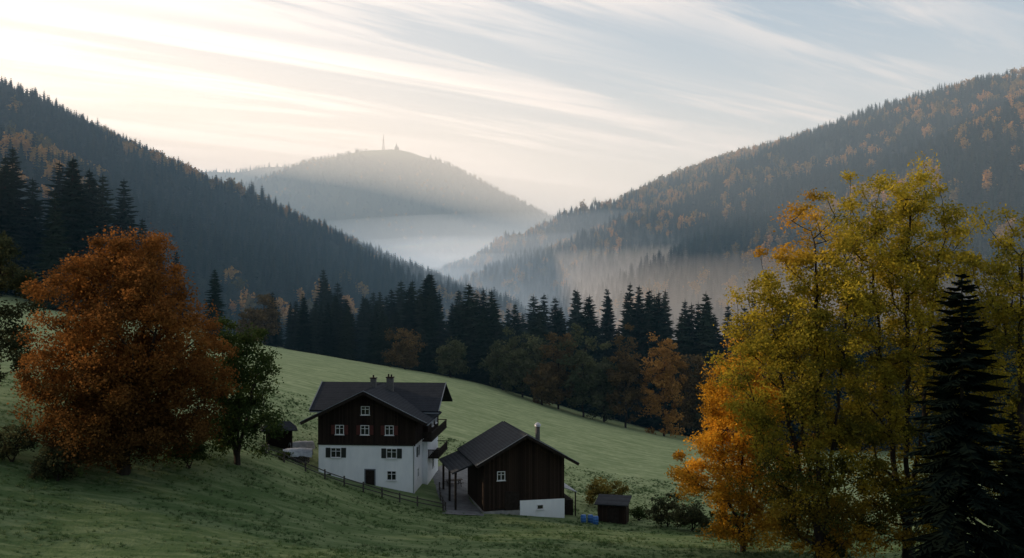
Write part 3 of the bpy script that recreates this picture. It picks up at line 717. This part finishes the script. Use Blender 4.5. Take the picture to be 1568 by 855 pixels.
def woodpile(x,y,rot,L=3.6):
    e0=empty('covered_woodpile',(x,y,gz(x,y)),rot); b=MB()
    gg=np.random.default_rng(5)
    for r_ in range(5):
        for i in range(int(L/.26)):
            xx=-L/2+.13+i*.26; zz=.1+r_*.24; k=len(b.v); n=8; rr=gg.uniform(.09,.125)
            for yy in (-.5,.5):
                for a in range(n): b.v.append((xx+rr*math.cos(a*math.pi/4),yy+gg.uniform(-.03,.03),zz+rr*math.sin(a*math.pi/4)))
            b.f.append(tuple(k+a for a in range(n))); b.f.append(tuple(k+n+a for a in range(n))[::-1])
            for a in range(n): b.f.append((k+(a+1)%n,k+a,k+n+a,k+n+(a+1)%n))
    b.make('logs',M_fence,e0)
    nx,ny=18,10; v=[];f=[]
    for j in range(ny):
        for i in range(nx):
            u=i/(nx-1)*2-1; w=j/(ny-1)*2-1
            v.append((u*(L/2+.15),w*.75,1.62-.35*w*w-.5*abs(w)**4+gg.uniform(-.05,.05)-.12*u*u))
    for j in range(ny-1):
        for i in range(nx-1): q=j*nx+i; f.append((q,q+1,q+nx+1,q+nx))
    mesh_py('tarp',v,f,M_tarp,e0,True)
woodpile(-24.4,119,.1,3.0)
woodpile(-24.9,123.5,.5,2.6)
def barrel(x,y,m):
    z=gz(x,y); prof=[(.0,0),(.26,0),(.29,.06),(.30,.3),(.32,.32),(.30,.34),(.30,.56),(.32,.58),(.30,.6),(.29,.84),(.26,.9),(0,.9)]
    v=[];f=[];n=16
    for r_,zz in prof:
        for a in range(n): v.append((r_*math.cos(a*2*math.pi/n),r_*math.sin(a*2*math.pi/n),zz))
    for k in range(len(prof)-1):
        for a in range(n): f.append((k*n+a,k*n+(a+1)%n,(k+1)*n+(a+1)%n,(k+1)*n+a))
    o=mesh_py('rain_barrel',v,f,m,None,True); o.location=(x,y,z-.05)
for x,y in ((7.7,112.6),(8.5,113.2),(9.0,112.4)): barrel(x,y,M_blue)
e0=empty('picnic_table',(-6.9,124.5,gz(-6.9,124.5)),.3); b=MB()
for i in range(4): b.box(-1,1,-.4+i*.205,-.4+i*.205+.185,.72,.77)
for s_ in (-1,1): b.box(-1,1,s_*.8-.14,s_*.8+.14,.43,.47)
for xx in (-.7,.7):
    b.beam((xx,-.75,0),(xx,-.2,.72),.07); b.beam((xx,.75,0),(xx,.2,.72),.07); b.beam((xx,-.85,.38),(xx,.85,.38),.06)
b.make('table_and_benches',M_fence,e0)

# ------------------------------------------------------------------ driveway
cl=[(-5.2,111.0,2.2),(-5.6,115,2.0),(-6.6,119,1.9),(-7.2,124,2.0),(-7.4,129,2.4),(-6.0,134,2.6),(-2.0,137,2.2)]
def catm(P,m=8):
    P=np.array(P); out=[]
    for i in range(len(P)-1):
        p0=P[max(i-1,0)];p1=P[i];p2=P[i+1];p3=P[min(i+2,len(P)-1)]
        for k in range(m):
            t=k/m; out.append(.5*((2*p1)+(-p0+p2)*t+(2*p0-5*p1+4*p2-p3)*t*t+(-p0+3*p1-3*p2+p3)*t**3))
    out.append(P[-1]); return np.array(out)
C=catm(cl); T=np.gradient(C[:,:2],axis=0); T/=np.linalg.norm(T,axis=1)[:,None]; Nn=np.stack([T[:,1],-T[:,0]],-1)
w=np.linspace(-1,1,9); X=C[:,0,None]+Nn[:,0,None]*w*C[:,2,None]*(1+.12*vnoise(np.arange(len(C))*.7,np.zeros(len(C)))[:,None]); Y=C[:,1,None]+Nn[:,1,None]*w*C[:,2,None]
Z=ground_z(X,Y)+.08-.1*np.abs(w)**6; nx=9; i=np.arange((len(C)-1)*nx).reshape(-1,nx)[:,:-1].ravel()
mesh_np('driveway',np.stack([X,Y,Z],-1).reshape(-1,3),np.stack([i,i+1,i+nx+1,i+nx],-1),[M_gravel],True)

# ------------------------------------------------------------------ fences
def fence(name,line,step=2.2,h=1.05):
    P=np.array(line,float); out=[]
    for a,c in zip(P[:-1],P[1:]):
        L=np.linalg.norm(c-a); k=max(1,int(round(L/step)))
        for i in range(k): out.append(a+(c-a)*i/k)
    out.append(P[-1]); b=MB(); gg=np.random.default_rng(3); tops=[]
    for q in out:
        z=gz(q[0],q[1]); hh=h*gg.uniform(.93,1.08); jx=gg.uniform(-.04,.04)
        b.beam((q[0],q[1],z-.4),(q[0]+jx,q[1]+gg.uniform(-.04,.04),z+hh),.13); tops.append((q[0],q[1],z))
    for a,c in zip(tops[:-1],tops[1:]):
        for f_ in (.42,.85):
            b.beam((a[0],a[1]-.09,a[2]+h*f_+gg.uniform(-.04,.04)),(c[0],c[1]-.09,c[2]+h*f_+gg.uniform(-.04,.04)),.05,.1)
    b.make(name,M_fence)
fence('wooden_fence',[(-27,116),(-26.4,110.5),(-22,111.4),(-18,112.2),(-14,112.7),(-10.2,112.9),(-7.4,112.4)])
fence('wooden_fence',[(-7.2,113.2),(-8.0,117),(-8.4,121)],2.0,.95)

# ------------------------------------------------------------------ summit mast and chapel
sx,sy=-318,2585; sz=float(hC(np.array([sx*1.]),np.array([sy*1.]))[0])
e0=empty('radio_mast',(sx,sy,sz-1)); b=MB()
for a in range(4):
    c_,s_=math.cos(a*math.pi/2+.78),math.sin(a*math.pi/2+.78); b.beam((c_*2.8,s_*2.8,0),(c_*1.5,s_*1.5,26),.8)
for k in range(6):
    r1=2.8-1.3*k/6; z1=k*4.3
    for a in range(4):
        q=a*math.pi/2+.78; b.beam((r1*math.cos(q),r1*math.sin(q),z1),((r1-.2)*math.cos(q+1.57),(r1-.2)*math.sin(q+1.57),z1+4.3),.5)
b.cyl((0,0,25),2.2,2.2,1.8,8); b.cyl((0,0,26),1.0,.6,13,8); b.make('lattice_and_antenna',M_trim,e0)
sx=-285; sz=float(hC(np.array([sx*1.]),np.array([sy*1.]))[0])
e0=empty('summit_chapel',(sx,sy,sz-1.5)); b=MB(); b.prism([(-5,0),(5,0),(5,6),(0,11),(-5,6)],'y',-6,6); b.box(-1.8,1.8,-8,-4.2,0,11); b.make('walls',M_trim,e0)
b=MB(); b.cyl((0,-6.1,11),2.6,.1,5.5,4); b.beam((0,-6.1,16),(0,-6.1,20),.5); b.make('spire',M_trim,e0)

# ------------------------------------------------------------------ atmosphere: haze and valley fog (scattering volumes that also glow, each uniform;
# the emission stands in for multiply scattered skylight / sunlight inside the mist)
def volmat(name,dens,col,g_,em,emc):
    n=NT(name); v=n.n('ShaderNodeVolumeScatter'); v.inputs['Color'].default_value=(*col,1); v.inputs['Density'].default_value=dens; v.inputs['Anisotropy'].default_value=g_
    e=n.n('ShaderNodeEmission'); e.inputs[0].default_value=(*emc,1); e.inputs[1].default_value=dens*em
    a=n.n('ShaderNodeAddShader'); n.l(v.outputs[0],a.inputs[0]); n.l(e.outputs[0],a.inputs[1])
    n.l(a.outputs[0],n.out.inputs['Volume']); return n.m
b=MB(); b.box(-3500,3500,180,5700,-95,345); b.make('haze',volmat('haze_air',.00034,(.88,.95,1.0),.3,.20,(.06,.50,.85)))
b=MB(); b.prism([(-1600,469),(950,-90),(950,70),(-1600,600)],'y',1300,2760); b.make('haze',volmat('beam_glow_mist',.00040,(1,.92,.80),.3,.92,(1.0,.76,.50)))  # emissive wedge cut along the sun-shadow plane, imitates the light beam
b=MB(); b.hexa([(40,520,-93),(900,520,-93),(900,1700,-93),(40,1700,-93),(40,520,-12),(900,520,15),(900,1700,185),(40,1700,80)]); b.make('haze',volmat('warm_glow_mist',.0013,(1,.94,.86),.3,.66,(1.0,.74,.52)))  # warm emission imitates sunlight caught in the low mist
fx=np.linspace(-800,1300,43); fy=np.linspace(430,2560,43); FX,FY=np.meshgrid(fx,fy); FLOOR=-94.
def ftop(zb,k):
    return FLOOR+(zb-FLOOR)*(.34+.66*sstep(430,1200,FY))*(.76+.24*sstep(-450,-80,FX))+fbm(FX/260,FY/420,60,3)*(10+zb*.12)
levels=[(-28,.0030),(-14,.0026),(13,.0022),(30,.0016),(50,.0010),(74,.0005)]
prev=np.full(FX.shape,FLOOR)
for k,(zb,dn) in enumerate(levels):
    top=ftop(zb,k); lo=prev+ (0 if k==0 else .05)
    nx=len(fx); ny=len(fy); N_=nx*ny
    V=np.concatenate([np.stack([FX,FY,lo],-1).reshape(-1,3),np.stack([FX,FY,top],-1).reshape(-1,3)])
    i=np.arange((ny-1)*nx).reshape(ny-1,nx)[:,:-1].ravel()
    F=[np.stack([i,i+nx,i+nx+1,i+1],-1),np.stack([i,i+1,i+nx+1,i+nx],-1)+N_]
    bd=np.r_[np.arange(nx),np.arange(1,ny)*nx+nx-1,np.arange(nx-2,-1,-1)+(ny-1)*nx,np.arange(ny-2,0,-1)*nx]
    bn=np.roll(bd,-1); F.append(np.stack([bd,bn,bn+N_,bd+N_],-1))
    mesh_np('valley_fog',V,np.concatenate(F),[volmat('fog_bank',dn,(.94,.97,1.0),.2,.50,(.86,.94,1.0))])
    prev=top

# ------------------------------------------------------------------ sun, sky, camera
EL=13.5; AZ=-75.0
def dirv_(az,el): return Vector((math.sin(math.radians(az))*math.cos(math.radians(el)),math.cos(math.radians(az))*math.cos(math.radians(el)),math.sin(math.radians(el))))
sd=dirv_(AZ,EL)
L=bpy.data.lights.new('sun','SUN'); L.energy=5.0; L.angle=math.radians(.55); L.color=(1,.78,.54)
so=bpy.data.objects.new('sun',L); so.rotation_euler=sd.to_track_quat('Z','Y').to_euler(); so.location=(-200,100,200); link(so)
w=bpy.data.worlds.new('World'); scene.world=w; w.use_nodes=True; t=w.node_tree; t.nodes.clear()
class WT(NT):
    def __init__(s,t): s.t=t
W=WT(t); out=W.n('ShaderNodeOutputWorld'); bg=W.n('ShaderNodeBackground'); bg.inputs[1].default_value=1.0
sky=W.n('ShaderNodeTexSky',sky_type='NISHITA',sun_disc=False); sky.sun_elevation=math.radians(EL); sky.sun_rotation=math.radians(AZ); sky.altitude=800; sky.dust_density=1.2; sky.air_density=1.0; sky.ozone_density=2.0
base=W.mix(1.0,sky.outputs[0],(.20,.20,.19),'MULTIPLY')
base=W.mix(.36,base,(.62,.63,.61))
dirv=W.coord('Generated'); s=W.sep(dirv)
zc=W.math('ADD',W.math('MAXIMUM',s[2],0),.10)
px=W.math('DIVIDE',s[0],zc); py=W.math('DIVIDE',s[1],zc)
def streak(ang,su,sv):
    ca,sa=math.cos(ang),math.sin(ang)
    u=W.math('ADD',W.math('MULTIPLY',px,ca*su),W.math('MULTIPLY',py,sa*su)); v=W.math('ADD',W.math('MULTIPLY',px,-sa*sv),W.math('MULTIPLY',py,ca*sv))
    q=W.n('ShaderNodeCombineXYZ'); W.l(u,q.inputs[0]); W.l(v,q.inputs[1]); return q.outputs[0]
n1=W.noise(streak(math.radians(36),.30,2.4),1.2,7,.66,.7); n2=W.noise(streak(math.radians(30),.25,.9),.9,3,.5,.4)
cir=W.math('MULTIPLY',W.mapr(n1,.43,.62),W.mapr(n2,.36,.54))
front=W.mapr(s[1],-.4,.5)
veil=W.math('MULTIPLY',W.mapr(s[2],.27,.0),front)
dotn=W.n('ShaderNodeVectorMath',operation='DOT_PRODUCT'); W.l(dirv,dotn.inputs[0]); dotn.inputs[1].default_value=dirv_(-50,15)
toward=W.mapr(dotn.outputs['Value'],.45,1.0)
f=W.math('ADD',W.math('MULTIPLY',veil,.85),W.math('MULTIPLY',toward,.46)); f=W.math('MINIMUM',W.math('ADD',f,.04),.96)
vc=W.mix(toward,(1.03,.84,.69),(1.50,1.22,.98))
c=W.mix(f,base,vc)
c=W.mix(W.math('MULTIPLY',W.math('MULTIPLY',cir,front),.95),c,W.mix(toward,(1.18,1.02,.91),(2.0,1.70,1.44)))
W.l(c,bg.inputs[0]); W.l(bg.outputs[0],out.inputs[0])
cam=bpy.data.cameras.new('camera'); cam.sensor_width=36; cam.lens=36*1600/1568; cam.clip_start=.5; cam.clip_end=20000
co=bpy.data.objects.new('camera',cam); co.location=(0,0,0); co.rotation_euler=(math.radians(90),0,0); link(co); scene.camera=co
scene.view_settings.view_transform='Standard'; scene.view_settings.look='None'; scene.view_settings.exposure=0
print('slope trees',nt,'build time',time.time()-T0)
